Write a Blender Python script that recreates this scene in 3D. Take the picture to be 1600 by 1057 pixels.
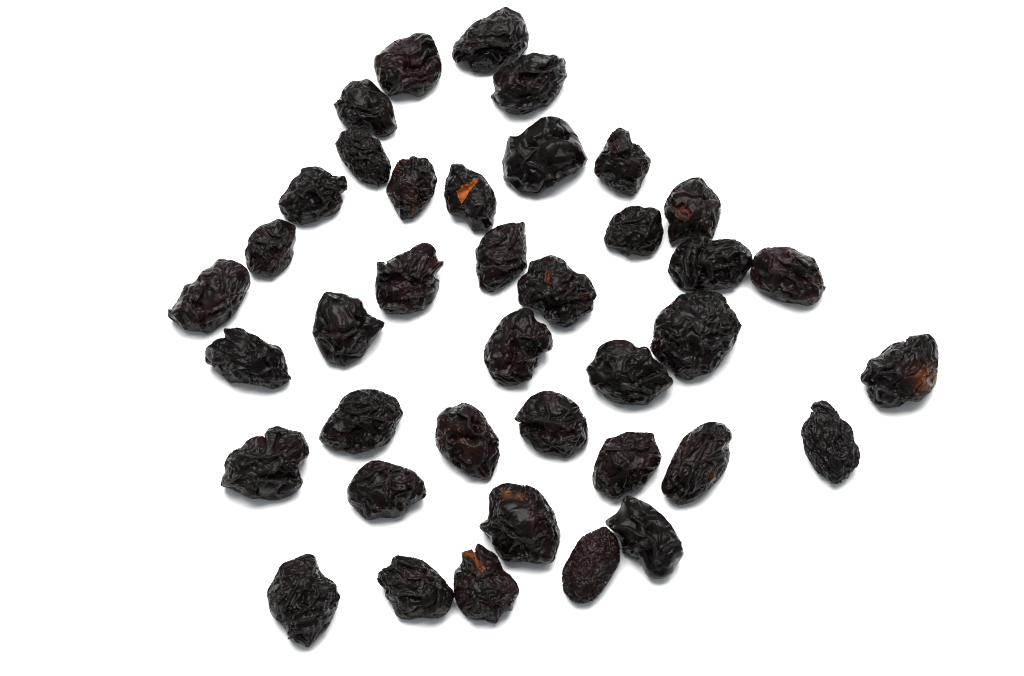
import bpy, math
import numpy as np
from mathutils import Vector

scene = bpy.context.scene
for o in list(bpy.data.objects):
    bpy.data.objects.remove(o)

# ------------------------------------------------------------------ camera
W_PX, H_PX = 1600.0, 1057.0
TILT = math.radians(30)            # camera looks down, 30 degrees off the vertical
LENS, SENSOR = 100.0, 36.0
FRAME_W = 0.190                    # metres of table across the middle of the frame
DIST = FRAME_W * LENS / SENSOR
CAM = np.array([0.0, -DIST * math.sin(TILT), DIST * math.cos(TILT)])
RIGHT = np.array([1.0, 0, 0])
UP = np.array([0, math.cos(TILT), math.sin(TILT)])
BACK = np.array([0, -math.sin(TILT), math.cos(TILT)])     # from scene to camera
cd = bpy.data.cameras.new('camera')
cd.lens, cd.sensor_width, cd.sensor_fit = LENS, SENSOR, 'HORIZONTAL'
cd.clip_start, cd.clip_end = 0.01, 50
cam = bpy.data.objects.new('camera', cd)
scene.collection.objects.link(cam)
cam.location = CAM
cam.rotation_euler = (TILT, 0, 0)
scene.camera = cam

# ------------------------------------------------------------------ world, lamps, exposure
world = bpy.data.worlds.new('World')
scene.world = world
world.use_nodes = True
bg = world.node_tree.nodes['Background']
bg.inputs['Color'].default_value = (0.86, 0.93, 1.0, 1)
bg.inputs['Strength'].default_value = 0.50


def area_lamp(name, loc, target, sx, sy, power, col):
    d = bpy.data.lights.new(name, 'AREA')
    d.shape, d.size, d.size_y, d.energy, d.color = 'RECTANGLE', sx, sy, power, col
    o = bpy.data.objects.new(name, d)
    scene.collection.objects.link(o)
    o.location = loc
    o.rotation_euler = (Vector(target) - Vector(loc)).to_track_quat('-Z', 'Y').to_euler()
    return o


area_lamp('softbox_lamp', (-0.04, 0.22, 0.80), (0, 0, 0), 0.78, 0.62, 23.5, (1.0, 0.985, 0.96))
area_lamp('side_lamp', (0.60, 0.55, 0.60), (0, 0, 0), 0.30, 0.30, 2.2, (0.95, 0.97, 1.0))

scene.cycles.filter_width = 1.1
vs = scene.view_settings
vs.view_transform, vs.look = 'Standard', 'None'
vs.exposure, vs.gamma, vs.use_curve_mapping = 0.0, 1.0, False


# ------------------------------------------------------------------ materials
def new_mat(name):
    m = bpy.data.materials.new(name)
    m.use_nodes = True
    nt = m.node_tree
    nt.nodes.clear()
    out = nt.nodes.new('ShaderNodeOutputMaterial')
    b = nt.nodes.new('ShaderNodeBsdfPrincipled')
    nt.links.new(b.outputs[0], out.inputs[0])
    return m, nt, b


def mix(nt, fac, a, b):
    n = nt.nodes.new('ShaderNodeMix')
    n.data_type = 'RGBA'
    nt.links.new(fac, n.inputs[0])
    for s, v in ((6, a), (7, b)):
        if isinstance(v, tuple):
            n.inputs[s].default_value = v + (1,)
        else:
            nt.links.new(v, n.inputs[s])
    return n.outputs[2]


def noise_node(nt, co, scale, detail=3, rough=0.55):
    n = nt.nodes.new('ShaderNodeTexNoise')
    n.inputs['Scale'].default_value = scale
    n.inputs['Detail'].default_value = detail
    n.inputs['Roughness'].default_value = rough
    nt.links.new(co, n.inputs['Vector'])
    return n.outputs['Fac']


def ramp(nt, fac, lo, hi, v0=0.0, v1=1.0):
    n = nt.nodes.new('ShaderNodeMapRange')
    n.inputs[1].default_value, n.inputs[2].default_value = lo, hi
    n.inputs[3].default_value, n.inputs[4].default_value = v0, v1
    nt.links.new(fac, n.inputs[0])
    return n.outputs[0]


def skin_material():
    m, nt, b = new_mat('raisin_skin')
    tc = nt.nodes.new('ShaderNodeTexCoord').outputs['Object']
    at = nt.nodes.new('ShaderNodeAttribute')
    at.attribute_name = 'tint'
    sep = nt.nodes.new('ShaderNodeSeparateColor')
    nt.links.new(at.outputs['Color'], sep.inputs[0])
    c = mix(nt, sep.outputs[0], (0.0014, 0.0011, 0.0012), (0.0125, 0.0029, 0.0020))
    c = mix(nt, sep.outputs[2], c, (0.0140, 0.0112, 0.0108))  # paler grey: painted highlights on ridge crests, plus patchy sugar bloom
    speck = ramp(nt, noise_node(nt, tc, 3200, 2), 0.68, 0.80, 0, 0.3)
    c = mix(nt, speck, c, (0.035, 0.03, 0.027))
    amber = nt.nodes.new('ShaderNodeMath')
    amber.operation = 'MULTIPLY'
    nt.links.new(sep.outputs[1], amber.inputs[0])
    nt.links.new(ramp(nt, noise_node(nt, tc, 1400, 3), 0.36, 0.60, 0.25, 1.0), amber.inputs[1])
    c = mix(nt, amber.outputs[0], c, (0.11, 0.034, 0.008))
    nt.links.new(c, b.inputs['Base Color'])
    nt.links.new(ramp(nt, noise_node(nt, tc, 420, 3), 0.34, 0.66, 0.16, 0.46), b.inputs['Roughness'])
    b.inputs['Specular IOR Level'].default_value = 0.085
    b.inputs['IOR'].default_value = 1.45
    bump = nt.nodes.new('ShaderNodeBump')
    bump.inputs['Strength'].default_value = 0.22
    bump.inputs['Distance'].default_value = 0.00012
    nt.links.new(noise_node(nt, tc, 2200, 3, 0.6), bump.inputs['Height'])
    nt.links.new(bump.outputs[0], b.inputs['Normal'])
    return m


def flesh_material():
    m, nt, b = new_mat('raisin_flesh')
    tc = nt.nodes.new('ShaderNodeTexCoord').outputs['Object']
    at = nt.nodes.new('ShaderNodeObjectInfo')
    n = ramp(nt, noise_node(nt, tc, 1100, 4, 0.6), 0.35, 0.65)
    dark = nt.nodes.new('ShaderNodeMix')
    dark.data_type = 'RGBA'
    dark.blend_type = 'MULTIPLY'
    dark.inputs[0].default_value = 1
    nt.links.new(at.outputs['Color'], dark.inputs[6])
    dark.inputs[7].default_value = (0.55, 0.42, 0.35, 1)
    c = mix(nt, n, dark.outputs[2], at.outputs['Color'])
    nt.links.new(c, b.inputs['Base Color'])
    b.inputs['Roughness'].default_value = 0.6
    b.inputs['Specular IOR Level'].default_value = 0.12
    bump = nt.nodes.new('ShaderNodeBump')
    bump.inputs['Strength'].default_value = 0.5
    bump.inputs['Distance'].default_value = 0.0002
    nt.links.new(noise_node(nt, tc, 1600, 3), bump.inputs['Height'])
    nt.links.new(bump.outputs[0], b.inputs['Normal'])
    return m


def surface_material():
    m, nt, b = new_mat('white_board')
    tc = nt.nodes.new('ShaderNodeTexCoord').outputs['Object']
    c = mix(nt, noise_node(nt, tc, 60, 4), (0.885, 0.885, 0.885), (0.90, 0.90, 0.90))
    nt.links.new(c, b.inputs['Base Color'])
    b.inputs['Roughness'].default_value = 0.75
    b.inputs['Specular IOR Level'].default_value = 0.25
    return m


SKIN, FLESH, BOARD = skin_material(), flesh_material(), surface_material()

# ------------------------------------------------------------------ the white surface
S = 1.2
me = bpy.data.meshes.new('white_surface')
me.from_pydata([(-S, -S, 0), (S, -S, 0), (S, S, 0), (-S, S, 0),
                (-S, -S, -.004), (S, -S, -.004), (S, S, -.004), (-S, S, -.004)], [],
               [(0, 1, 2, 3), (7, 6, 5, 4), (0, 4, 5, 1), (1, 5, 6, 2), (2, 6, 7, 3), (3, 7, 4, 0)])
me.materials.append(BOARD)
surf = bpy.data.objects.new('white_surface', me)
scene.collection.objects.link(surf)
surf['kind'] = 'structure'
surf['label'] = 'plain bright white surface under the scattered raisins'


# ------------------------------------------------------------------ noise (vectorised gradient noise)
def _hash(i, j, k, seed):
    h = (i * 374761393 + j * 668265263 + k * 2147483647 + seed * 1274126177) & 0xffffffff
    h = ((h ^ (h >> 13)) * 1274126177) & 0xffffffff
    h = ((h ^ (h >> 16)) * 2246822519) & 0xffffffff
    return h ^ (h >> 15)


_G = np.random.RandomState(5).normal(size=(256, 3))
_G /= np.linalg.norm(_G, axis=1)[:, None]


def gnoise(P, seed):
    I = np.floor(P).astype(np.int64)
    F = P - I
    U = F * F * F * (F * (F * 6 - 15) + 10)
    r = 0
    for dx in (0, 1):
        wx = U[:, 0] if dx else 1 - U[:, 0]
        for dy in (0, 1):
            wy = U[:, 1] if dy else 1 - U[:, 1]
            for dz in (0, 1):
                wz = U[:, 2] if dz else 1 - U[:, 2]
                g = _G[_hash(I[:, 0] + dx, I[:, 1] + dy, I[:, 2] + dz, seed) & 255]
                r = r + wx * wy * wz * (g[:, 0] * (F[:, 0] - dx) + g[:, 1] * (F[:, 1] - dy) + g[:, 2] * (F[:, 2] - dz))
    return r * 1.6          # about -1 .. 1


def smooth(x, a, b):
    t = np.clip((x - a) / (b - a), 0, 1)
    return t * t * (3 - 2 * t)


# ------------------------------------------------------------------ geodesic sphere
def geosphere(f):
    t = (1 + 5 ** .5) / 2
    v = np.array([(-1, t, 0), (1, t, 0), (-1, -t, 0), (1, -t, 0), (0, -1, t), (0, 1, t), (0, -1, -t), (0, 1, -t),
                  (t, 0, -1), (t, 0, 1), (-t, 0, -1), (-t, 0, 1)], float)
    tri = [(0, 11, 5), (0, 5, 1), (0, 1, 7), (0, 7, 10), (0, 10, 11), (1, 5, 9), (5, 11, 4), (11, 10, 2), (10, 7, 6),
           (7, 1, 8), (3, 9, 4), (3, 4, 2), (3, 2, 6), (3, 6, 8), (3, 8, 9), (4, 9, 5), (2, 4, 11), (6, 2, 10),
           (8, 6, 7), (9, 8, 1)]
    idx, pts, faces = {}, [], []

    def vid(a, b, c, i, j, k):
        key = tuple(sorted((n, w) for n, w in ((a, i), (b, j), (c, k)) if w))
        if key not in idx:
            idx[key] = len(pts)
            pts.append((v[a] * i + v[b] * j + v[c] * k) / f)
        return idx[key]
    for a, b, c in tri:
        row = {}
        for i in range(f + 1):
            for j in range(f + 1 - i):
                row[i, j] = vid(a, b, c, i, j, f - i - j)
        for i in range(f):
            for j in range(f - i):
                faces.append((row[i, j], row[i + 1, j], row[i, j + 1]))
                if i + j < f - 1:
                    faces.append((row[i + 1, j], row[i + 1, j + 1], row[i, j + 1]))
    p = np.array(pts)
    p /= np.linalg.norm(p, axis=1)[:, None]
    fc = np.array(faces)
    n = np.cross(p[fc[:, 1]] - p[fc[:, 0]], p[fc[:, 2]] - p[fc[:, 0]])
    flip = (n * p[fc[:, 0]]).sum(1) < 0
    fc[flip] = fc[flip][:, ::-1]
    return p, fc


SPH, TRI = geosphere(60)


def vnormals(co):
    n = np.cross(co[TRI[:, 1]] - co[TRI[:, 0]], co[TRI[:, 2]] - co[TRI[:, 0]])
    out = np.zeros_like(co)
    for k in range(3):
        for ax in range(3):
            out[:, ax] += np.bincount(TRI[:, k], n[:, ax], len(co))
    return out / (np.linalg.norm(out, axis=1)[:, None] + 1e-20)


# ------------------------------------------------------------------ photo outlines -> size and place on the table
CROPS = {'A': (500, 0, 5.285), 'B': (690, 0, 5.283), 'C': (500, 180, 5.87), 'D': (680, 170, 5.284),
         'E': (900, 180, 4.404), 'F': (370, 240, 5.032), 'G': (250, 390, 4.596), 'H': (470, 370, 4.804),
         'I': (720, 330, 3.645), 'J': (900, 440, 5.032), 'K': (1020, 350, 5.517), 'L': (1230, 500, 3.915),
         'M': (330, 590, 4.403), 'N': (660, 590, 5.714), 'O': (860, 640, 3.303), 'P': (400, 740, 3.2)}


def px(crop, pts):
    x0, y0, s = CROPS[crop]
    a = np.array(pts, float).reshape(-1, 2)
    return np.stack([x0 + a[:, 0] / s, y0 + a[:, 1] / s], 1)


def ray_dir(x, y):
    k = SENSOR / LENS / W_PX
    d = RIGHT * ((x - W_PX / 2) * k) + UP * (-(y - H_PX / 2) * k) - BACK
    return d / np.linalg.norm(d)


def inside(poly, q):
    x, y = q[:, 0], q[:, 1]
    r = np.zeros(len(q), bool)
    j = len(poly) - 1
    for i in range(len(poly)):
        xi, yi = poly[i]
        xj, yj = poly[j]
        r ^= ((yi > y) != (yj > y)) & (x < (xj - xi) * (y - yi) / (yj - yi + 1e-12) + xi)
        j = i
    return r


def polydist(line, q, closed=False):
    d = np.full(len(q), 1e9)
    n = len(line)
    for i in range(n if closed else n - 1):
        a, b = line[i], line[(i + 1) % n]
        ab = b - a
        t = np.clip(((q - a) @ ab) / (ab @ ab + 1e-12), 0, 1)
        d = np.minimum(d, np.linalg.norm(q - a - t[:, None] * ab, axis=1))
    return d


NB = 180


def polar_target(poly, c):
    th = np.arange(NB) * 2 * math.pi / NB
    R = np.zeros(NB)
    for k, a in enumerate(th):
        d = np.array([math.cos(a), math.sin(a)])
        for i in range(len(poly)):
            p, q = poly[i] - c, poly[(i + 1) % len(poly)] - c
            e = q - p
            den = d[0] * e[1] - d[1] * e[0]
            if abs(den) < 1e-9:
                continue
            t = (p[0] * e[1] - p[1] * e[0]) / den
            u = (p[0] * d[1] - p[1] * d[0]) / den
            if t > 0 and 0 <= u <= 1:
                R[k] = max(R[k], t)
    return R


def blur(a, n):
    for _ in range(n):
        a = (np.roll(a, 1) + 2 * a + np.roll(a, -1)) / 4
    return a


RAISINS = []       # filled below


def round_outline(poly, seed):
    """curved, slightly crinkled version of the traced polygon"""
    n = len(poly)
    out = []
    for k in range(n):
        p0, p1, p2, p3 = (poly[(k + o) % n] for o in (-1, 0, 1, 2))
        for s in np.arange(6) / 6:
            out.append(.5 * (2 * p1 + (p2 - p0) * s + (2 * p0 - 5 * p1 + 4 * p2 - p3) * s ** 2
                             + (3 * p1 - p0 - 3 * p2 + p3) * s ** 3))
    out = np.array(out)
    q = np.concatenate([out, np.full((len(out), 1), seed * 3.7)], 1)
    jig = np.stack([gnoise(q / 7.5, seed + 41), gnoise(q / 7.5, seed + 42)], 1) * .7 \
        + np.stack([gnoise(q / 14, seed + 43), gnoise(q / 14, seed + 44)], 1) * .9
    return out + jig


def fit(body, R, r, u, f, n, soft=2):
    """bring the silhouette seen along f to the polar outline R by stretching across the line of sight"""
    for it in range(n):
        p, q, t = body @ r, body @ u, body @ f
        th = np.arctan2(-q, p) % (2 * math.pi)
        rad = np.hypot(p, q)
        bi = (th / (2 * math.pi) * NB + 0.5).astype(int) % NB
        act = np.zeros(NB)
        np.maximum.at(act, bi, rad)
        act = blur(np.maximum(act, 1), 4 if it < soft else 1)
        sc = R / act
        x = th / (2 * math.pi) * NB
        i0 = np.floor(x).astype(int)
        fr = x - i0
        k = sc[i0 % NB] * (1 - fr) + sc[(i0 + 1) % NB] * fr
        k = 1 + (k - 1) * smooth(rad / act[bi], 0.0, 0.55)
        body = (p * k)[:, None] * r + (q * k)[:, None] * u + t[:, None] * f
    return body


def make_raisin(i, d):
    """one dried raisin: wrinkled closed body whose silhouette has the traced outline, resting on the table"""
    seed = d.get('seed', i * 17 + 3)
    poly = round_outline(d['outline'], seed)
    rng = np.random.RandomState(seed)
    area2 = cx = cy = 0
    for k in range(len(poly)):
        (xa, ya), (xb, yb) = poly[k], poly[(k + 1) % len(poly)]
        w = xa * yb - xb * ya
        area2 += w
        cx += (xa + xb) * w
        cy += (ya + yb) * w
    c = np.array([cx, cy]) / (3 * area2)
    c = c + np.array(d.get('shift', (0, 0)))
    size = math.sqrt(abs(area2) / 2 / math.pi)                 # mean radius in photo pixels
    # everything below in photo-pixel units, axes X, Y (away), Z (up); converted to metres at the end
    rel = poly - c
    ev, evec = np.linalg.eigh(np.cov(rel.T))
    ang = math.atan2(-evec[1, 1], evec[0, 1])
    el = math.sqrt(ev[1] / ev[0])
    ca, sa = math.cos(ang), math.sin(ang)
    flat = d.get('flat', 0.80)
    a, b, hz = size * el ** .5, size * el ** -.5, size * flat
    P = SPH.copy()
    e = d.get('box', 0.9)                                       # a little squarer than an ellipsoid
    P = np.sign(P) * np.abs(P) ** e
    P /= np.linalg.norm(P, axis=1)[:, None] ** 0.5
    body = np.stack([P[:, 0] * a, P[:, 1] * b, P[:, 2] * hz], 1)
    nrm = np.stack([SPH[:, 0] / a, SPH[:, 1] / b, SPH[:, 2] / hz], 1)
    nrm /= np.linalg.norm(nrm, axis=1)[:, None]
    Q = body + rng.uniform(-400, 400, 3)
    st = d.get('aniso', 1.0)                                    # >1: wrinkles run along the long axis
    A = Q * np.array([1 / st, 1, 1])
    wl, amp, fine, deep = d.get('wl', 19), d.get('amp', 1.0), d.get('fine', 1.0), d.get('deep', 1.0) * .6
    amp *= .75
    w1 = np.stack([gnoise(A / 26, seed + s) for s in (1, 2, 3)], 1)
    Wp = A + w1 * 11
    lump = gnoise(Q / 42, seed + 4) * 5.5 + gnoise(Q / 24, seed + 5) * 2.2
    fold = gnoise((Q + w1 * 9) / 38, seed + 6)
    fold = -np.clip(1 - np.abs(fold) / 0.26, 0, 1) ** 1.6       # deep folded-in creases
    fa = gnoise((Q + w1 * 7) * np.array([1 / st, 1, 1]) / (wl * 2.6), seed + 7)
    c1 = np.clip(1 - np.abs(np.sin(math.pi * 2.1 * fa + 0.7)), 0, 1) ** 2.0         # long flowing ridges
    n1 = np.clip(1 - np.abs(gnoise(Wp / wl, seed + 17)) / 0.5, 0, 1) ** 2.4          # branching ridges
    mask = smooth(gnoise(Q / 33, seed + 12), -0.35, 0.25)
    mask2 = smooth(gnoise(Q / 30, seed + 13), -0.20, 0.35)
    cover = d.get('cover', 0)
    mask, mask2 = np.maximum(mask, cover), np.maximum(mask2, cover)
    r1 = np.maximum(c1 * (1 - .3 * mask2), n1 * (.15 + .6 * mask2))
    w2 = np.stack([gnoise(A / 11, seed + s) for s in (8, 9, 10)], 1)
    fb = gnoise((Wp * .5 + A * .5 + w2 * 3) / (wl * 1.25), seed + 11)
    r2 = np.clip(1 - np.abs(np.sin(math.pi * 2.1 * fb)), 0, 1) ** 1.6
    mask3 = smooth(gnoise(Q / 26, seed + 18), -0.30, 0.25)
    mask3 = np.maximum(mask3, cover)
    fc = gnoise((Wp * .3 + A * .7 + w2 * 2.5) / 15, seed + 19)
    r3 = np.clip(1 - np.abs(np.sin(math.pi * 2.6 * fc)), 0, 1) ** 1.5            # small tight puckers
    h = lump + deep * 6.0 * fold + amp * (5.8 * (r1 - .3) * (.4 + .6 * mask) + fine * 2.4 * (r2 - .3) * mask2 + fine * 1.3 * (r3 - .3) * mask3)
    body = body + nrm * (h * (size / 55) ** .5)[:, None]
    bloom = np.clip(0.8 * r1 ** 1.5 * mask + 0.4 * r2 ** 1.5 * mask2 + 0.3 * r3 ** 2 * mask3 + 0.25 * gnoise(Q / 20, seed + 15), 0, 1)  # crest highlights put into the colour by ridge height, over random bloom
    redn = gnoise(Q / 30, seed + 16)
    # turn to the photo's direction, squash the underside so that it sits
    body = np.stack([body[:, 0] * ca - body[:, 1] * sa, body[:, 0] * sa + body[:, 1] * ca, body[:, 2]], 1)
    lo = -0.46 * hz
    z = body[:, 2]
    body[:, 2] = np.where(z < lo, lo + (z - lo) * 0.3, z)
    dirv = ray_dir(*c)
    f = -dirv
    r = RIGHT - f * (RIGHT @ f)
    r /= np.linalg.norm(r)
    u = np.cross(f, r)
    body -= f * ((body @ f).max() + (body @ f).min()) / 2
    R = polar_target(poly, c)
    for _ in range(30):                                         # no thin spikes
        R = np.minimum(R, 1.07 * np.minimum(np.roll(R, 1), np.roll(R, -1)))
    R = 1.012 * (.25 * R + .75 * blur(R, 2))
    body = fit(body, R, r, u, f, 8)
    # traced ridges, creases, swells and tears on the visible side
    nv = vnormals(body)
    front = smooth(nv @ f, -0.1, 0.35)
    p, q = body @ r, body @ u
    uv = np.stack([p, -q], 1) + c
    uv = uv + np.stack([gnoise(body / 9 + 77, seed + 30), gnoise(body / 9 + 177, seed + 31)], 1) * 0.9
    disp = np.zeros(len(body))
    for (line, wd, hh) in d.get('lines', ()):
        dd = polydist(line, uv)
        pr = np.clip(1 - dd / (wd * (1.75 if hh > 0 else 1.25)), 0, 1) ** (2.2 if hh > 0 else 1.3)
        disp += hh * (2.0 if hh > 0 else 1.7) * pr
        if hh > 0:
            bloom = np.maximum(bloom, np.clip(1.1 * pr ** 1.3, 0, 1) * front)  # thin highlight painted along each traced ridge crest
    for (pg, hh, edge) in d.get('swells', ()):                  # smooth bulging patches of skin
        ins = inside(pg, uv)
        dd = polydist(pg, uv, True)
        s = np.where(ins, dd, -dd)
        disp += hh * 1.35 * smooth(s, -edge, edge * 1.6)
    tear_in = []
    for (pg, col, depth) in d.get('tears', ()):
        ins = inside(pg, uv) & (nv @ f > 0)
        dd = polydist(pg, uv, True)
        s = np.where(ins, dd, -dd)
        disp += -1.25 * depth * smooth(s, -1.2, 1.6) + 1.3 * np.clip(1 - np.abs(s + 2.2) / 2.2, 0, 1)
        tear_in.append((smooth(s, -1.6, -0.4) * (nv @ f > 0) > 0.02, s, col, depth))
    crisp = np.clip(1 - np.abs(gnoise((body + w2 * 3) / 8.5, seed + 33)) / .5, 0, 1) ** 1.8
    crisp = (crisp - .3) * .75 * fine * mask2 + gnoise(body / 3.4, seed + 34) * .10
    body = body + nv * (disp * front + crisp)[:, None]
    body = fit(body, R, r, u, f, 3, 0)
    amber = np.zeros(len(body))
    redx = np.zeros(len(body))
    for (kind, (sx, sy), rx, ry, stg) in d.get('spots', ()):
        g = np.exp(-(((uv[:, 0] - sx) / rx) ** 2 + ((uv[:, 1] - sy) / ry) ** 2)) * stg * (nv @ f > -.1)
        g = np.clip(g * (1 + 0.7 * gnoise(body / 6, seed + 21)), 0, 1)
        if kind == 'amber':
            amber = np.maximum(amber, g)
        else:
            redx = np.maximum(redx, g)
    # settle on the table along the viewing ray, then to metres
    mpp_c = FRAME_W / W_PX
    t0 = -CAM[2] / dirv[2]
    for _ in range(4):
        pos = CAM + dirv * t0
        depth_m = (CAM - pos) @ BACK
        m = depth_m * SENSOR / LENS / W_PX
        zmin = np.sort(body[:, 2])[6] * m + pos[2]
        t0 += zmin / -dirv[2]
    world_co = body * m + pos
    base = np.array([pos[0], pos[1], 0.0])
    co = world_co - base
    co[:, 2] = np.maximum(co[:, 2], 0.00002)
    me = bpy.data.meshes.new('raisin')
    me.vertices.add(len(co))
    me.vertices.foreach_set('co', co.astype(np.float32).ravel())
    me.loops.add(TRI.size)
    me.loops.foreach_set('vertex_index', TRI.astype(np.int32).ravel())
    me.polygons.add(len(TRI))
    me.polygons.foreach_set('loop_start', np.arange(0, TRI.size, 3, dtype=np.int32))
    me.update(calc_edges=True)
    me.polygons.foreach_set('use_smooth', np.ones(len(TRI), bool))
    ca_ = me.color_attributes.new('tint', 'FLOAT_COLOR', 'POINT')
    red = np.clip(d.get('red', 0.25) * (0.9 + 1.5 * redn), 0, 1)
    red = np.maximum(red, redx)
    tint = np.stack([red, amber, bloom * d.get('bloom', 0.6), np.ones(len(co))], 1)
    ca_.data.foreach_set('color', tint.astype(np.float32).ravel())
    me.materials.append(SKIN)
    ob = bpy.data.objects.new('raisin', me)
    scene.collection.objects.link(ob)
    root = ob
    if tear_in:
        root = bpy.data.objects.new('raisin', None)
        root.empty_display_size = 0.004
        scene.collection.objects.link(root)
        ob.name = 'skin'
        ob.parent = root
        for sel, s, col, depth in tear_in:
            lift = depth * 0.28 - 1.5 * smooth(-s, 0.0, 1.6)
            fco = (body + nv * lift[:, None]) * m + pos - base
            keep = sel[TRI].all(1)
            used = np.unique(TRI[keep])
            rm = {v: k for k, v in enumerate(used)}
            tt = [[rm[v] for v in t] for t in TRI[keep]]
            n0 = len(used)
            top = fco[used]
            bot = top - (f * m)[None, :] * 2.5                   # a real slab, two and a half pixels thick
            edges = {}
            for t in tt:
                for k in range(3):
                    e_ = (t[k], t[(k + 1) % 3])
                    edges[e_] = 1
            faces = [tuple(t) for t in tt] + [(t[2] + n0, t[1] + n0, t[0] + n0) for t in tt]
            faces += [(b_, a_, a_ + n0, b_ + n0) for a_, b_ in edges if (b_, a_) not in edges]
            fm = bpy.data.meshes.new('flesh')
            fm.from_pydata(np.concatenate([top, bot]).tolist(), [], faces)
            fm.polygons.foreach_set('use_smooth', np.ones(len(faces), bool))
            fm.materials.append(FLESH)
            fo = bpy.data.objects.new('flesh', fm)
            scene.collection.objects.link(fo)
            fo.color = col + (1,)
            fo.parent = root
            fo['label'] = 'orange brown flesh showing through torn skin'
    root.location = base
    root['label'] = d['label']
    root['category'] = 'raisin'
    root['group'] = 'dried black raisins scattered on the white surface'
    return root


def add(label, crop, pts, **kw):
    """kw coordinates are in the same crop as the outline"""
    d = dict(label=label, outline=px(crop, pts))
    sc = CROPS[crop][2]
    for key in ('lines', 'swells', 'tears'):
        if key in kw:
            kw[key] = [(px(crop, e[0]),) + tuple(e[1:]) for e in kw[key]]
    if 'spots' in kw:
        kw['spots'] = [(k, tuple(px(crop, [xy])[0]), rx / sc, ry / sc, s) for (k, xy, rx, ry, s) in kw['spots']]
    d.update(kw)
    RAISINS.append(d)


# ------------------------------------------------------------------ the raisins, from the top of the photo down
OR = (0.22, 0.055, 0.006)
BR = (0.040, 0.011, 0.007)
add('plump black raisin at the very top, edge of photo, behind its neighbour', 'B',
    [95,400,105,360,145,320,190,270,240,215,300,170,370,145,420,105,480,75,525,58,560,78,610,95,655,130,685,180,705,240,722,310,715,360,700,400,670,440,640,475,580,510,520,550,480,580,430,595,380,605,300,600,250,585,190,545,130,525,100,495,88,460],
    wl=22, amp=.75, fine=.8, red=.12,
    lines=[([230,290,250,255,275,285,310,305,380,300,420,285,450,300,520,275,550,290,570,240,555,170],3.2,2.6),
           ([100,390,180,410,260,410,330,385,380,375],3.5,2.5), ([385,350,450,375,540,375,620,350,690,320],4,2.8),
           ([390,180,450,190,480,160,520,180],3,2), ([300,440,420,400,520,420],5,-3)],
    swells=[([590,170,650,160,660,260,600,300,570,250],2.2,4)])
add('reddish brown raisin with brown left edge, upper left of the topmost pair', 'A',
    [445,500,460,465,500,435,550,395,610,350,660,325,720,310,770,283,820,272,870,280,915,300,940,340,965,400,985,460,1003,530,1000,600,985,650,955,690,915,735,870,775,820,800,760,785,700,770,640,780,570,795,530,755,490,700,465,630,450,570],
    wl=22, amp=.6, fine=.8, red=.35, bloom=.7, deep=.8,
    lines=[([820,420,760,460,700,450,620,460,560,470,530,500,520,580,510,680],3.2,2.6),
           ([820,440,830,370,870,340,930,350],3,2.6), ([570,790,630,720,680,620,760,600,860,595],3.5,2.8),
           ([680,680,760,650,830,660,880,640],2.6,2), ([650,740,740,710,830,700,890,680],2.6,2),
           ([720,470,720,590,850,560,900,480],6,-4)],
    swells=[([530,500,600,470,710,490,710,570,640,640,550,680],2.6,4)],
    spots=[('red',(480,520),50,90,.9),('red',(600,380),90,40,.7)])
add('black raisin with a smooth fold, lower right of the topmost pair', 'B',
    [660,458,710,455,750,440,820,447,880,455,930,450,970,475,1005,475,1025,520,1025,570,1037,620,1020,670,990,730,960,790,920,830,860,880,800,890,760,915,700,940,640,945,560,935,510,900,470,860,420,825,408,780,430,760,440,740,425,660,440,618,480,584,520,554,580,514,635,482],
    wl=22, amp=.65, fine=.7, red=.15,
    lines=[([1000,560,920,580,840,605,740,600,640,605,625,650,640,690,690,720],3.6,3.4),
           ([500,580,560,550,620,510],3,2.5), ([720,750,790,640,850,590],3,2.2),
           ([740,870,840,800,880,810,930,740,960,710],3.2,2.8), ([470,860,560,870,650,890,740,860],3,2.4),
           ([650,640,760,635,850,620],5,-3), ([930,500,880,570,830,590],7,-4)],
    swells=[([530,620,600,600,620,690,590,750,530,740],2.4,4),([670,560,760,500,840,500,870,540,800,585,690,585],2,4)])
add('black raisin with a stubby left tip, touching the brown-edged raisin above it', 'A',
    [110,865,160,815,180,760,215,710,270,672,340,665,395,655,435,680,470,715,505,750,545,790,575,820,600,880,615,940,625,1000,637,1043,620,1080,580,1110,535,1130,495,1133,450,1120,420,1085,380,1068,340,1062,290,1066,240,1075,215,1050,185,1020,155,960,130,900],
    wl=20, amp=.8, red=.12,
    lines=[([160,850,230,840,300,880,400,920,480,930,510,900],3.6,3.2), ([390,760,440,770,500,790,530,830],3,2.5),
           ([300,890,340,960,440,970,500,950],3,2.4), ([380,900,370,830,400,790],3,2.4), ([180,960,200,880,160,850],3,2.2),
           ([320,690,360,730,410,740],3,2)],
    swells=[([390,800,470,790,500,830,470,880,400,890],2.4,4)])
add('oval finely wrinkled black raisin below the stubby-tipped raisin', 'C',
    [140,265,165,225,180,180,205,150,245,138,300,126,360,120,420,132,455,166,490,205,535,225,565,275,590,330,620,385,640,430,652,480,648,520,640,560,622,605,590,630,550,635,545,660,500,640,445,630,390,615,340,580,300,540,265,490,225,445,195,395,165,350,150,305],
    wl=15, amp=.8, fine=1.2, aniso=1.3, red=.1, cover=.7,
    lines=[([300,270,360,300,420,320,470,300,510,350],2.8,2.4), ([270,340,340,345,420,350,470,330],2.8,2.4),
           ([320,150,400,150,420,200,360,240,310,220,300,170],2.6,2.2), ([320,400,420,390,470,420,520,450],2.6,2.2),
           ([500,230,560,330,610,450],3,2.4)],
    spots=[('red',(160,260),30,60,.6)])
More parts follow.
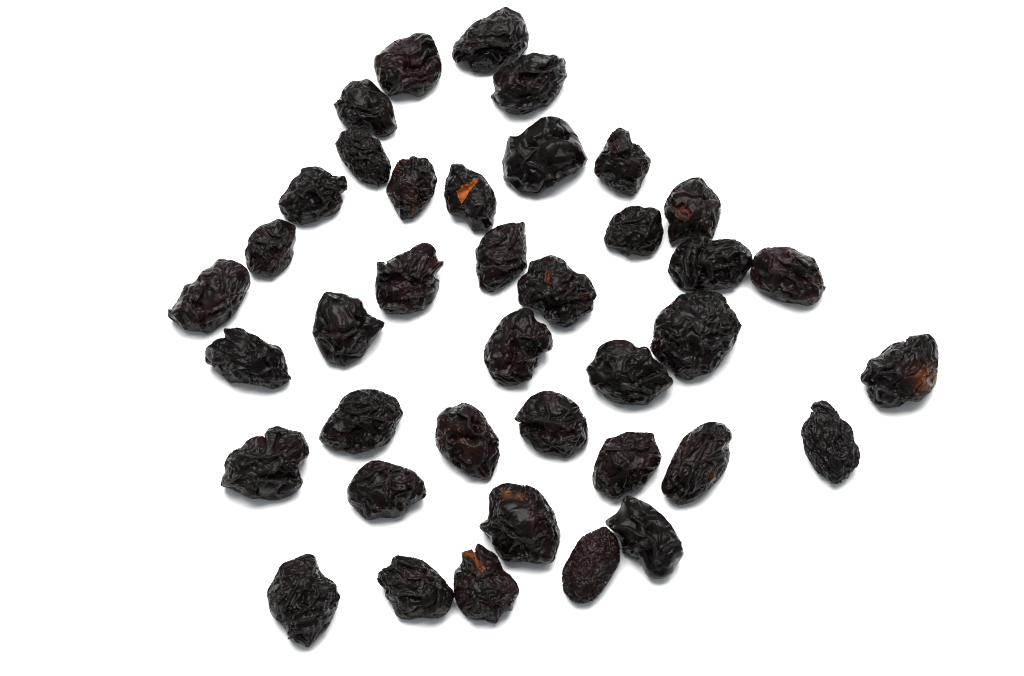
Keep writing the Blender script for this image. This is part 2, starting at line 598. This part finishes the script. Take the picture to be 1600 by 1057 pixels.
add('small rough oval raisin with rusty left edge, hanging from the finely wrinkled oval', 'C',
    [682,490,700,450,740,410,800,405,825,390,860,372,910,390,975,398,1010,430,1045,480,1060,545,1078,600,1060,650,1045,710,1030,750,990,810,950,855,900,900,860,940,820,950,765,965,725,935,685,870,670,820,640,770,612,710,612,660,640,612,656,560,662,520],
    wl=16, amp=1.05, fine=1.1, red=.3,
    lines=[([900,700,880,780,830,790,780,750],3,2.6), ([910,640,960,590,1000,640,1010,720],3.5,2.6),
           ([700,830,760,850,820,840,860,880],3,2.6), ([880,470,920,520,1000,540],3,2.4), ([940,600,930,700,900,760],6,-4)],
    spots=[('red',(700,480),36,60,.9),('amber',(706,475),10,34,.35),('amber',(865,850),22,22,.4),('red',(625,690),30,60,.6)])
add('black raisin with torn skin and a bright orange slit', 'D',
    [130,465,180,450,230,460,270,500,320,520,380,545,420,590,460,650,490,700,505,770,500,850,480,890,485,940,462,985,428,1015,370,1005,310,1010,270,960,250,920,210,895,150,885,110,850,90,780,75,720,80,650,90,580,115,530],
    wl=22, amp=.6, fine=.7, red=.08, bloom=.7,
    tears=[([184,690,245,652,303,620,330,596,344,612,308,648,276,696,250,736,222,780,202,738],OR,5)],
    lines=[([85,665,150,670,220,655,280,620,310,600],3,2.6), ([430,660,445,720,430,830,400,900,340,920,270,880],3.4,3),
           ([260,560,230,540,200,560],3,2), ([330,800,380,790,350,860],4,2)],
    swells=[([100,580,160,560,210,640,150,662,95,650],2.2,4),([300,690,380,680,430,740,420,840,370,910,290,880,250,800],3.6,5)])
add('largest smooth glossy black raisin with a broad bulge, right of the torn one', 'D',
    [600,260,620,230,690,220,740,185,790,145,840,105,890,75,950,65,1020,80,1080,110,1130,165,1170,220,1200,285,1230,350,1257,410,1240,460,1190,510,1140,545,1080,560,1040,590,980,640,920,660,880,690,845,720,790,715,730,705,680,680,630,640,570,590,565,520,558,440,570,380,585,310],
    wl=38, amp=.4, fine=.3, deep=.6, red=.12, bloom=.5, flat=.72,
    lines=[([860,320,800,370,740,440,720,480],3,2.6), ([630,250,640,340,690,340,740,410],3,2.6),
           ([910,90,915,170,880,250,850,280],3,2.6), ([770,460,850,490,930,560,1000,560,1080,490,1180,460],3.4,3),
           ([740,560,730,590,770,640],3,3), ([880,700,920,650,1010,570,1100,540],3.4,3), ([750,290,830,300,900,240],8,-6),
           ([940,200,1000,230,1080,240],6,-4)],
    swells=[([870,330,930,270,1020,245,1100,255,1180,300,1200,360,1150,430,1050,460,960,450,890,420],5.5,6),
            ([930,190,990,130,1080,150,1130,220,1040,225],3,5),([780,500,860,520,920,590,860,640,780,600],3,5)])
add('twisted black raisin with a stem nub on top, right of the largest smooth one', 'E',
    [270,105,300,85,345,105,380,120,380,180,430,205,470,250,500,290,512,325,500,380,465,440,440,500,415,540,370,557,320,540,270,525,220,485,170,440,130,400,128,370,140,310,165,265,195,210,220,160,250,120],
    wl=19, amp=.8, red=.15, flat=.85,
    lines=[([250,120,230,180,240,260,220,340,180,400],3.4,3), ([190,410,240,415,270,440,265,470],3,2.6),
           ([300,470,350,470,400,490,410,530],3.4,3), ([380,185,350,230,320,250,260,260],3,2.6), ([430,210,440,290,490,330],3,2.4),
           ([270,300,330,310,360,340],3,2.2), ([280,275,350,280],7,-5)],
    swells=[([245,180,300,170,320,220,290,255,245,240],2.6,4)],
    spots=[('red',(270,210),45,45,.7)])
add('squat black raisin alone below the twisted one, beside the brown-spotted raisin', 'E',
    [270,685,300,670,340,640,380,630,425,622,460,638,520,635,570,655,586,700,592,760,600,800,590,860,570,910,530,950,500,968,440,965,390,955,360,970,320,955,280,930,215,910,195,860,205,810,220,770,240,720],
    wl=17, amp=.9, red=.15, aniso=1.3,
    lines=[([270,760,340,740,420,730,480,700],3.2,2.6), ([300,850,350,820,420,800,470,820],3,2.6), ([280,900,380,920,460,930],2.6,2.2),
           ([470,690,510,760,480,830],3,2.4)])
add('raisin with a round brown torn spot, above the folded raisin', 'E',
    [604,660,614,610,640,560,660,520,700,480,760,450,800,432,840,428,880,450,910,490,950,530,980,570,995,620,990,700,970,760,950,820,932,858,890,846,840,836,790,846,730,868,690,890,668,902,645,880,632,820,636,770,638,740,614,700],
    wl=17, amp=.75, fine=1.1, red=.2, aniso=1.3,
    tears=[([678,645,730,608,772,640,798,682,772,714,718,688],BR,5)],
    lines=[([680,560,740,540,820,560,880,560],3.4,3), ([640,580,660,640,700,700,760,730],3.4,3), ([850,470,880,500,870,550],2.6,2),
           ([860,580,880,680,860,780],2.6,2)])
add('large folded black raisin in the middle of the right-hand chain', 'K',
    [215,203,250,165,310,132,370,112,430,106,480,130,505,145,560,137,640,130,715,135,770,170,820,215,850,260,860,300,858,350,836,390,805,430,760,490,720,530,680,550,600,565,540,568,480,572,400,578,330,580,270,572,215,535,160,465,135,420,135,365,150,330,165,270],
    wl=24, amp=.8, fine=.9, red=.08, deep=1.2,
    lines=[([500,180,450,230,430,300,450,340,490,350,520,400,500,460,440,500],3.6,3.4), ([350,340,360,400,380,450,410,450,410,380],3,2.6),
           ([520,300,600,290,640,300,690,260,750,250,790,270],3.2,2.8), ([470,170,560,180,640,170,710,145],3,2.6),
           ([650,360,670,430],3,2.4), ([760,330,800,330],3,2), ([540,330,640,330,720,310],7,-4), ([490,135,430,230,410,330,430,430,400,560],9,-6), ([260,200,230,300,230,420],5,-4), ([330,200,300,300,310,420],4,3), ([160,400,200,450,250,540],4,-4), ([540,420,620,410,700,380],5,-4)],
    swells=[([480,200,570,200,660,210,740,200,760,240,650,270,540,280,470,270],2.6,5),([540,510,620,470,700,480,700,520,620,550],2.6,5)],
    spots=[('amber',(215,430),22,26,.6),('red',(720,145),22,20,.9)])
add('reddish brown oval raisin ending the right-hand chain', 'K',
    [862,350,872,290,900,250,960,210,1030,205,1100,195,1200,205,1250,235,1310,265,1380,290,1410,340,1435,400,1465,470,1470,520,1495,545,1470,590,1430,650,1380,695,1320,705,1240,690,1150,680,1080,660,1010,630,950,600,900,560,860,510,842,450,848,400],
    wl=24, amp=.7, fine=.7, red=.36, bloom=.55,
    lines=[([960,220,990,270,1020,310,1010,390,1030,415,1090,420,1140,440,1200,470,1260,510,1300,570,1270,600],3.4,3),
           ([1050,290,1110,330,1160,350,1250,370,1310,400],3.2,2.8), ([1170,250,1200,300,1180,350],3,2.6),
           ([1250,300,1340,370,1420,390],3.2,2.8), ([1110,520,1140,560,1200,540],2.8,2.2), ([1370,520,1420,560,1410,630],3,2.6),
           ([900,400,960,440,1010,430],3,2.4), ([1180,640,1300,640,1380,620],4,2), ([1220,420,1300,480,1340,530],6,-3)],
    spots=[('red',(1320,500),60,40,.9),('red',(1370,650),80,60,.8),('red',(1230,220),50,25,.9)])
add('black raisin with a notched right end, third from the bottom of the left chain', 'F',
    [330,390,350,340,400,280,420,230,450,195,495,160,510,125,570,108,635,103,690,130,740,165,790,180,840,175,860,200,868,270,850,300,815,325,830,370,815,420,780,470,730,490,670,505,620,535,560,550,500,562,450,545,400,520,378,490,352,460],
    wl=18, amp=.95, red=.12,
    lines=[([560,170,600,210,650,210,660,180,720,190],3,2.6), ([500,330,520,350,550,300,610,270,650,330,680,360],3,2.8),
           ([640,240,700,270,770,280,790,320],3,2.8), ([690,160,740,210,850,230],3.4,3), ([780,330,790,370,820,360],3,2.4),
           ([480,290,490,330,470,380],3,2.4), ([520,490,580,470,620,500],3,2.4), ([570,310,640,380],5,-3)],
    swells=[([400,310,460,300,480,350,430,390,390,360],2.6,4)],
    spots=[('red',(350,360),30,60,.5),('amber',(790,410),10,10,.4)])
add('small egg-shaped wrinkled raisin, second from the bottom of the left chain', 'F',
    [320,518,375,530,425,552,460,578,460,640,462,690,445,740,445,800,420,860,385,905,330,950,260,975,200,965,150,945,112,930,82,890,70,840,65,760,85,720,90,680,120,630,160,585,210,555,260,545,290,530],
    wl=18, amp=.85, red=.22, bloom=.7,
    lines=[([250,620,290,650,350,660,370,690,340,730],3,2.6), ([240,790,250,740,300,725,345,745,330,800,270,825,240,790],3,2.8),
           ([140,690,200,700,240,720],3,2.4), ([390,610,385,680,370,760,330,830,250,900],3.2,2.8), ([150,770,200,800,240,850],3,2.6),
           ([440,640,400,740,350,820],3,2.4)])
add('long glossy raisin with lumpy brown top, lowest end of the left chain', 'G',
    [60,440,90,410,130,360,160,300,185,250,250,230,280,185,310,150,370,120,400,80,450,68,510,75,560,95,605,125,634,170,648,220,645,270,620,310,600,350,570,410,530,470,470,525,420,555,380,590,340,600,290,590,240,585,190,580,140,545,90,510,62,480],
    wl=22, amp=.7, fine=.7, red=.28, bloom=.7,
    lines=[([430,170,450,250,440,320,470,380,420,420,340,450],3.6,3.2), ([65,445,120,470,160,510,180,570],3.6,3.2),
           ([280,200,330,190,400,170],3,2.2), ([220,380,230,430,270,470],3,2.6), ([480,340,500,250,540,200],3.4,2.6),
           ([300,560,340,500,440,450,500,400],4,2.8), ([290,410,250,420,230,390],6,-4)],
    swells=[([320,290,370,280,390,320,370,360,330,350],3.4,4),([290,240,330,230,330,280,295,290],2.8,4),([390,360,440,350,430,400,390,400],2.6,4),([180,440,260,480,320,470,300,540,200,540],2.6,5)])
add('long knobbly black raisin with blunt ends, alone below the left chain', 'G',
    [465,570,515,565,580,565,630,595,690,620,740,655,800,680,850,700,885,750,910,830,915,880,940,920,930,945,880,975,830,1000,790,1005,740,985,690,975,640,965,570,955,510,960,460,920,410,880,380,840,340,830,325,780,335,710,370,680,420,640,465,630,458,595],
    wl=17, amp=.95, red=.04, aniso=1.2, fine=1.1,
    lines=[([640,600,700,650,760,700,840,730,880,760],3.4,3), ([340,710,390,720,400,790,380,830],3.4,3),
           ([520,580,600,610,640,650,690,720],3,2.6), ([480,830,550,900,620,960],3,2.4), ([740,770,780,760,770,800],2.6,2.2),
           ([720,890,800,850,820,930,900,930],3,2.6), ([620,740,690,730,690,770],2.6,2.2)])
add('angular black raisin with a smooth brown dome and pointed right corner', 'H',
    [165,440,205,413,260,425,325,428,375,455,430,460,465,500,490,560,520,590,560,610,600,625,625,645,610,690,570,740,530,800,490,860,450,910,400,940,350,965,305,972,250,955,190,930,150,870,115,800,95,740,88,710,100,660,110,590,130,510],
    wl=24, amp=.6, fine=.9, red=.16, bloom=.55, flat=.85,
    lines=[([180,445,260,480,320,500,360,570,390,640,420,700],4,3.6), ([95,730,180,750,260,745,340,745,430,700],3.6,3.4),
           ([430,590,520,630,600,640],3,2.6), ([440,795,520,740,610,660],3,2.8), ([360,830,400,780,440,740],3,2.4),
           ([260,870,300,860,320,830],3,2.4), ([250,770,250,860,260,930],3,2.4), ([440,620,430,700,470,690],8,-5)],
    swells=[([210,500,300,500,350,580,380,650,340,730,260,720,200,640],3.6,7)])
add('blocky brown-black raisin with a small nub on its right side', 'H',
    [570,205,590,185,640,190,700,155,760,125,810,105,850,70,920,47,975,60,1010,95,1020,140,1035,178,1066,182,1072,236,1032,262,1018,295,1040,325,1030,390,1005,460,970,510,920,545,850,570,790,580,720,580,650,575,600,530,570,480,562,420,560,350,570,290],
    wl=20, amp=.75, red=.28, bloom=.7,
    lines=[([860,180,830,230,820,290,880,310],3,2.4), ([940,150,910,220,880,300],3,2.4), ([700,250,750,270,770,240,800,210],3,2.4),
           ([740,470,820,440,900,440,980,400],3,2.4), ([600,520,700,520,760,510,840,550],3.4,2.8), ([600,190,600,260,660,270],3,2.4),
           ([990,310,960,350,940,410],3,2.4), ([600,330,720,320,850,340],8,-5)],
    swells=[([830,110,900,80,960,100,950,160,870,170],2.6,5)])
add('angular brownish raisin between the orange-slit raisin and the one with a small orange cut', 'I',
    [84,220,100,200,120,160,160,116,220,82,290,67,330,70,345,60,370,85,370,140,375,220,370,260,376,318,350,343,310,378,270,410,220,440,180,463,140,450,105,430,100,380,85,330,90,280],
    wl=18, amp=.8, red=.2, bloom=.9, flat=.72,
    lines=[([330,75,310,130,290,190,260,240,230,290],3.4,3), ([120,230,170,200,220,180,250,150],3,2.6), ([160,260,200,290,220,300],3,2.6),
           ([260,280,310,270,360,240],3,2.6), ([110,340,180,320,260,330,330,300],3.2,2.8), ([180,400,250,390,330,340],3,2.4),
           ([330,160,350,200,340,230],3,2)])
add('crinkled black raisin with a small orange cut near its top', 'I',
    [384,312,400,290,450,272,515,252,560,265,600,295,620,325,660,355,700,360,740,400,770,470,755,520,750,560,710,590,670,620,640,645,600,662,550,650,500,630,470,600,450,570,400,550,340,535,328,480,326,410,350,372,380,347],
    wl=19, amp=.8, red=.1, deep=1.1,
    tears=[([490,328,506,342,511,382,500,408,484,398],(0.05,0.012,0.004),4)],
    lines=[([540,350,590,360,570,410,600,400,620,370,650,380,670,420],3,3), ([400,480,430,450,470,460,500,500,510,520],3,3),
           ([480,600,560,610,650,610,670,600],3.4,3.2), ([420,330,460,310,480,340,440,345],3,2.6), ([540,500,590,490,640,440],3,2.6),
           ([700,370,690,430,730,480],3,2.6), ([680,560,750,520],3,2.4), ([520,560,600,540,680,520],6,-4)],
    swells=[([500,260,540,265,550,290,510,295],2,3)],
    spots=[('amber',(710,490),18,18,.3),('amber',(665,492),8,8,.4),('red',(525,280),40,20,.8)])
add('deeply creased dark raisin with lobed right side, below the crinkled one', 'I',
    [360,555,410,570,430,625,480,650,510,700,523,750,505,800,450,820,440,880,410,905,405,950,370,965,330,985,270,995,220,985,180,950,150,890,133,850,135,790,155,740,185,690,215,650,240,610,300,575],
    wl=24, amp=.7, fine=.8, red=.22, deep=1.2, bloom=.5,
    lines=[([360,560,310,620,290,680,260,740],3.4,2.8), ([340,720,380,720,410,730],3,2.4), ([140,870,190,910,270,920,300,900],3.4,3),
           ([300,940,350,960,400,940],3.2,3), ([310,860,370,850,430,830],3,2.6), ([430,640,410,710,440,760],3.4,2.8),
           ([300,700,310,800,280,880],8,-5), ([440,790,400,800,370,770],6,-4)],
    swells=[([230,755,280,750,290,790,240,810],2.8,4),([150,770,200,720,205,850,160,860],2.4,5),([310,880,400,880,400,930,320,940],2.4,5)])
add('largest round brain-like wrinkled raisin, right of centre', 'J',
    [604,430,618,340,640,280,690,220,740,180,800,120,850,98,910,88,960,72,1030,74,1080,80,1120,94,1185,140,1200,190,1250,250,1275,310,1297,350,1275,410,1250,480,1215,545,1170,590,1120,660,1070,710,1010,730,950,745,900,775,840,765,784,744,766,724,738,692,708,658,648,618,604,560,584,510,597,470],
    wl=17, amp=.85, fine=.8, red=.10, bloom=.7, cover=.1, deep=1.3,
    lines=[([950,90,960,140,1050,130,1100,140,1120,200,1110,330,1070,400],3.2,3), ([770,350,820,340,860,290,900,310],3,2.6),
           ([690,430,700,480,740,490,760,420,810,430],3,2.8), ([800,470,870,460,900,420,960,440,980,500],3,2.8),
           ([870,440,880,370,920,340,950,400,990,430],3,2.6), ([1150,340,1200,320,1200,360,1160,370],3,2.6),
           ([1120,400,1110,460,1200,460,1230,400],3,2.6), ([720,240,760,220,800,180],3,2.4), ([640,370,700,350,730,320],3,2.4),
           ([990,560,1000,480,1060,520,1130,480],3.2,2.8), ([760,560,830,610,900,620],3,2.4), ([1200,200,1250,300,1260,400],3.4,2.6)],
    swells=[([1050,190,1110,200,1100,320,1060,300],2.2,4)],
    spots=[('red',(680,480),80,60,.7),('amber',(740,690),20,20,.35)])
add('wide black raisin with a smooth flat facet, lower left of the brain-like one', 'J',
    [78,690,120,640,155,590,170,530,220,490,300,460,380,462,440,480,480,518,540,512,580,540,606,598,656,642,706,684,728,738,762,772,748,820,690,860,640,900,590,940,545,970,460,970,370,965,290,945,230,905,180,860,120,820,100,750],
    wl=20, amp=.75, red=.1, aniso=1.4, bloom=.65,
    lines=[([480,570,410,600,380,650,370,710,410,720,440,780],3.4,3), ([710,690,640,750,560,780,490,810],3.4,3),
           ([250,600,300,680,300,740],3,2.6), ([330,620,310,690,330,760],3,2.6), ([360,810,430,830,560,860,660,840],3.2,2.8),
           ([440,880,540,890,620,870],3,2.4), ([230,840,330,880,430,950],3,2.6), ([170,620,230,580,280,590],3,2.4),
           ([510,770,600,720,680,710],7,-4)],
    swells=[([430,610,500,570,590,580,640,640,600,690,500,695],3.4,5),([180,540,250,510,290,550,200,590],2.2,4)],
    spots=[('red',(370,480),80,25,.6),('amber',(750,690),25,20,.3)])
add('black raisin with an amber translucent patch, rightmost of all', 'L',
    [450,340,480,300,510,240,560,220,610,170,660,140,720,130,750,98,800,95,850,83,890,110,915,150,925,200,920,280,910,370,890,420,850,460,800,500,740,495,690,525,620,540,560,530,510,490,490,430,490,405,460,385],
    wl=20, amp=.75, fine=1.1, red=.03, flat=.85,
    lines=[([510,260,560,300,620,290,680,260,720,200,780,160,840,110],4,3.6), ([740,120,790,130,850,120],3,2.4),
           ([500,400,560,410,610,430,680,460],3,2.4), ([570,330,640,320,690,330],3,2.2), ([700,480,760,470,840,450],3,2.4)],
    swells=[([580,220,650,170,720,180,680,240,600,260],2.8,5)],
    spots=[('amber',(835,350),50,52,.6),('amber',(905,330),22,36,.85),('red',(830,330),90,80,1),('amber',(840,410),50,30,.7)])
add('narrow finely wrinkled black raisin standing alone far right', 'L',
    [145,520,190,497,240,495,280,530,315,575,330,605,370,630,400,680,412,740,435,780,442,830,430,890,390,930,370,965,340,975,320,998,270,998,220,960,180,930,150,880,110,810,95,740,85,690,100,640,140,590,150,555],
    wl=15, amp=.85, fine=1.3, red=.03, aniso=1.6, cover=.7,
    lines=[([130,660,130,740,160,820,210,880,260,940],3.2,3), ([260,620,275,690,250,760],3,2.6), ([150,530,200,520,240,540],3,2.4),
           ([200,620,230,680],2.6,2.2), ([330,620,340,700,350,760,390,780],3,2.6), ([190,770,230,790,220,820],3,2.6),
           ([380,780,400,840,380,900],3,2.4)])
add('ragged wide black raisin with two bumps on its right, left side of photo', 'M',
    [90,600,110,550,160,495,210,480,240,440,300,408,365,400,375,365,420,345,470,338,550,365,610,375,650,430,673,490,660,550,610,600,610,670,632,715,600,770,540,815,480,835,400,845,340,830,280,835,220,810,160,780,70,745,80,690,100,640],
    wl=24, amp=.8, fine=.7, red=.16, deep=1.2,
    lines=[([375,380,440,380,520,375],3,2.4), ([500,470,450,520,480,580,440,640,400,660,330,600],3.4,3), ([180,530,280,550,380,560,480,530],3.2,2.6),
           ([240,610,310,570],3,2.4), ([330,710,420,710,520,720],3,2.6), ([90,720,200,680],3,2.4), ([230,810,280,790,340,810],3.2,2.8),
           ([470,800,540,760,610,720],3,2.4), ([520,590,560,640,600,640],3.4,2.8), ([350,690,450,680,560,690],8,-5), ([250,550,300,560],5,-4)],
    swells=[([480,510,520,500,520,550,490,570],2.8,4),([320,630,400,640,400,660,320,660],2,3)],
    spots=[('red',(100,590),35,40,1),('red',(330,440),60,40,.5)])
add('lemon-shaped wrinkled black raisin with a pointed left tip', 'M',
    [748,400,770,340,820,265,875,200,890,160,940,115,1000,90,1070,82,1150,85,1210,115,1270,145,1300,195,1318,245,1300,300,1270,340,1265,390,1220,440,1170,475,1100,495,1040,515,980,528,910,500,850,500,780,460,750,430],
    wl=19, amp=.8, red=.16,
    lines=[([880,200,950,180,1060,185,1090,180,1110,210,1060,240],3.2,2.8), ([920,230,1000,250,1080,240,1150,210],3,2.6),
           ([1180,250,1200,190,1240,230],3,2.6), ([840,250,880,270,890,230],3,2.4), ([1060,430,1080,400,1130,430,1160,400],3,2.8),
           ([1010,320,1040,300,1080,320],3,2.4), ([1080,280,1150,290,1190,300],3,2.4), ([920,500,1040,480,1140,480],3,2.4),
           ([930,390,1030,370,1060,380],9,-5)],
    swells=[([950,110,1060,100,1100,150,980,170,930,150],2.6,5)])
add('rounded black raisin with a tongue-shaped bulge, below the lemon-shaped one', 'M',
    [940,760,970,700,1010,650,1060,600,1110,575,1160,572,1230,590,1300,610,1370,635,1430,680,1465,730,1477,790,1470,825,1420,855,1370,890,1320,945,1250,965,1180,965,1090,978,1040,955,1000,910,950,860,935,810],
    wl=20, amp=.75, red=.14,
    lines=[([1000,700,1080,690,1130,650,1210,630,1290,650,1360,660,1400,710,1370,750],3.6,3.2), ([1200,660,1230,700,1220,760,1270,780,1330,760],3.2,3),
           ([1020,740,1110,760,1170,740,1200,790,1210,840],3,2.6), ([1250,850,1330,830,1380,780],3,2.4), ([1370,650,1440,720],3,2.2),
           ([1060,830,1100,880,1180,900],3,2.4)],
    swells=[([1230,690,1300,660,1390,690,1370,740,1290,770,1240,760],3,4)],
    spots=[('red',(1340,695),40,25,.6)])
add('teardrop raisin with a sunken middle showing a brown glint, left of centre bottom', 'N',
    [115,500,130,430,140,350,210,275,280,260,370,230,430,240,490,285,550,335,590,410,630,470,675,540,685,590,680,640,690,690,670,760,640,840,600,915,550,910,480,895,400,865,330,820,260,755,190,710,150,650,120,590],
    wl=24, amp=.75, red=.42, bloom=.6,
    lines=[([330,290,420,370,410,450,460,510,530,530,560,560,550,700],3.6,3.4), ([500,340,530,420,540,490,600,540,660,600],3.8,3.6),
           ([230,340,330,330,380,340],3,2.6), ([220,480,220,600,260,700],3.4,2.8), ([260,750,340,800,440,850],3,2.4), ([340,700,400,730,440,750],3,2.6),
           ([250,540,340,520,460,560],9,-6), ([460,380,490,470],6,-5)],
    spots=[('amber',(345,553),50,16,.4),('red',(160,480),50,160,.9),('red',(560,880),60,40,.9)])
add('round black raisin with a pointed left corner and horizontal ledge, bottom centre', 'N',
    [820,375,850,320,900,245,970,175,1040,135,1120,120,1220,140,1310,190,1390,250,1420,310,1455,370,1470,440,1480,520,1470,590,1430,640,1380,650,1340,690,1270,720,1200,700,1120,690,1050,670,1000,630,970,580,910,555,870,500,865,440,850,405],
    wl=18, amp=.75, red=.15,
    lines=[([830,375,930,370,1040,390,1140,410,1220,430,1300,460,1380,400,1450,370],4,3.6), ([1090,410,1110,500,1160,570,1260,560,1380,540],3.4,3),
           ([1110,250,1130,330,1120,390],3,2.4), ([1240,490,1330,460],2.8,2.2), ([1260,390,1350,370],2.6,2.2), ([870,500,960,540,1020,620],3,2.4),
           ([1100,580,1200,600,1300,580],3,2.4), ([950,450,1050,440,1090,500],8,-5)],
    swells=[([1260,270,1340,260,1390,320,1340,360,1270,340],2.6,5),([1050,310,1090,310,1090,370,1050,370],1.8,3)],
    spots=[('red',(1150,170),120,60,.4)])
add('chunky wrinkled raisin above the glossy bent one', 'O',
    [218,340,235,270,255,220,290,155,340,140,400,115,460,118,525,120,540,160,560,210,575,250,555,300,520,340,490,385,440,415,400,430,370,445,345,462,320,465,280,440,235,410,220,380],
    wl=19, amp=.8, red=.24, bloom=.7,
    lines=[([255,240,300,210,350,210,400,250],3.4,3), ([320,230,330,280,370,300,400,270],3.2,3), ([390,210,430,200,470,210,490,200],3,2.6),
           ([440,140,420,190],3,2.2), ([300,410,340,390,350,420],3,2.6), ([520,240,560,250],3,2.4), ([270,280,260,340,300,380],3,2.6),
           ([340,150,360,190],3,2), ([430,330,400,400],6,-4)],
    swells=[([340,240,390,260,370,310,330,300],2.6,4)])
add('long oval raisin with lengthwise grooves, right of the chunky wrinkled one', 'O',
    [575,380,600,320,625,260,650,210,680,155,730,110,790,75,840,63,890,75,930,110,942,155,920,190,925,240,910,300,880,345,840,390,790,440,740,470,670,492,620,470,580,430],
    wl=17, amp=.85, red=.18, aniso=1.8,
    lines=[([790,130,740,200,700,260,670,340],3.4,3), ([830,130,780,220,740,300,710,380],3.2,3), ([890,150,850,170,830,210],3,2.6),
           ([600,350,640,330,640,380],3,2.6), ([780,300,750,360,730,420],2.8,2.4), ([840,270,800,350,780,400],2.8,2.4), ([600,450,650,440,690,470],3,2.4),
           ([800,190,790,160,830,150],5,-4)],
    swells=[([650,210,700,190,700,240,660,270],2.4,4)],
    spots=[('amber',(835,350),18,18,.4),('red',(690,220),50,60,.6)])
add('glossy bent black raisin leaning on a brown oval raisin', 'O',
    [370,472,400,447,450,462,510,490,560,530,610,580,650,640,680,700,685,750,650,800,620,850,570,872,520,868,485,845,465,790,420,764,376,744,366,692,346,650,310,622,284,604,288,570,330,545,355,520],
    wl=38, amp=.35, fine=.12, red=.05, bloom=.5, deep=.7, flat=.85,
    lines=[([400,460,440,480,470,530,500,560,540,560],3.6,3.4), ([340,610,400,620,460,650,510,660,540,690,550,760,560,780],3.6,3.4),
           ([430,560,480,600,540,590,560,640,560,680],3.4,3), ([580,720,620,700,660,690],3.4,3), ([370,720,430,710,470,680,500,680],3.4,3),
           ([540,770,530,700],3,2.6), ([610,600,640,660,670,720],3.4,2.6), ([480,580,510,620,520,640],7,-5), ([500,730,520,800],6,-4)],
    swells=[([390,650,440,640,450,690,400,700],2.6,4),([590,740,640,720,640,790,600,810],2.6,5),([290,575,320,570,320,595],2,3)])
add('flat brown oval raisin with fine pebbly wrinkles, leaned on by the glossy one', 'O',
    [225,625,278,606,312,632,342,664,358,720,356,790,316,860,270,930,220,985,160,1000,110,985,75,950,62,900,65,830,95,770,120,720,160,660],
    wl=13, amp=.95, fine=1.4, deep=.6, red=.24, bloom=.5, cover=.75, flat=.7, spots=[('red',(200,830),80,120,.4)])
add('round lumpy black raisin with two rusty spots on top, bottom centre', 'P',
    [1160,120,1190,75,1250,48,1300,55,1370,65,1420,95,1460,150,1495,200,1505,250,1525,300,1510,370,1480,440,1420,450,1340,440,1280,445,1230,430,1205,395,1185,360,1160,320,1120,275,1125,250,1160,220,1165,160],
    wl=19, amp=.75, red=.12,
    lines=[([1170,240,1230,270,1280,320,1330,330],3.2,3), ([1240,240,1290,270,1320,250],3,2.6), ([1420,130,1430,200,1470,260],3.2,2.8),
           ([1330,330,1380,340,1440,300],3,2.6), ([1310,410,1370,400,1410,430],3,2.6), ([1130,260,1190,310,1190,350],3,2.6),
           ([1440,300,1490,350,1470,420],3,2.4)],
    swells=[([1200,170,1300,130,1390,180,1420,250,1340,280,1240,230],3,6)],
    spots=[('amber',(1252,104),20,20,.7),('amber',(1322,118),22,17,.6),('amber',(1355,217),9,11,.5),('red',(1400,240),50,50,.5)])
add('leaf-shaped raisin with a netted surface, bottom left corner', 'P',
    [55,590,80,545,100,500,130,450,190,430,250,403,295,415,310,460,335,510,390,545,410,590,420,615,400,680,375,740,340,790,290,840,260,867,230,850,170,830,145,770,80,710,65,650],
    wl=19, amp=.75, red=.1, deep=.8, bloom=.5, flat=.7,
    lines=[([240,500,210,560,180,610,150,680,110,710],3.2,3), ([300,510,290,560,310,610,280,650,240,690,170,720],3.2,3),
           ([110,530,170,520,220,500],3,2.6), ([210,600,240,580,280,590],3,2.6), ([340,610,370,600,350,680,310,730],3,2.6),
           ([200,740,260,730,310,700],3,2.6), ([170,830,200,790,260,780,300,760],3.2,2.8), ([80,640,120,640,150,610],3,2.2),
           ([240,600,230,650,250,660],6,-4)],
    swells=[([215,620,270,600,290,640,240,670],2,4)], spots=[('red',(170,440),40,20,.6)])
add('wrinkled raisin with a pointed left tip, touching the ragged raisin beside it at the bottom', 'P',
    [603,528,630,480,670,460,680,430,710,412,770,420,830,435,890,480,930,520,962,560,992,600,984,640,950,700,900,725,830,720,750,730,700,705,680,650,650,620,640,580],
    wl=19, amp=.8, red=.18,
    lines=[([700,470,740,520,800,530,860,520,910,540,920,590],3.2,3), ([670,545,750,540,800,570],3,2.8), ([660,610,740,600,840,610],3,2.6),
           ([710,440,790,470,870,490],3,2.4), ([920,600,900,680,840,700],3,2.6), ([640,480,690,480],3,2.4), ([760,640,700,690],3,2.2)],
    swells=[([810,590,890,580,910,640,850,660],2.4,5)])
add('ragged brown-black raisin with an orange strip across its top', 'P',
    [1018,405,1075,380,1090,385,1110,350,1150,375,1190,400,1215,430,1236,480,1290,530,1310,560,1315,600,1290,640,1280,685,1240,690,1200,748,1140,735,1070,725,1030,690,1002,640,991,590,991,500,1030,440],
    wl=15, amp=.95, fine=1.1, red=.32, bloom=.6,
    tears=[([1050,395,1078,384,1112,428,1142,478,1134,496,1108,462,1085,425],(0.10,0.029,0.009),3.5)],
    lines=[([1100,360,1130,410,1200,440],3.4,3), ([1110,530,1170,500,1230,530],3,2.8), ([1070,700,1110,650,1180,690],3,2.6),
           ([1180,560,1230,590,1270,560],3,2.6), ([1050,480,1100,500],3,2.4), ([1200,640,1250,660],3,2.4), ([1010,560,1060,570],3,2.2)],
    spots=[('amber',(1040,405),24,14,.5)])

for i_, d_ in enumerate(RAISINS):
    make_raisin(i_, d_)
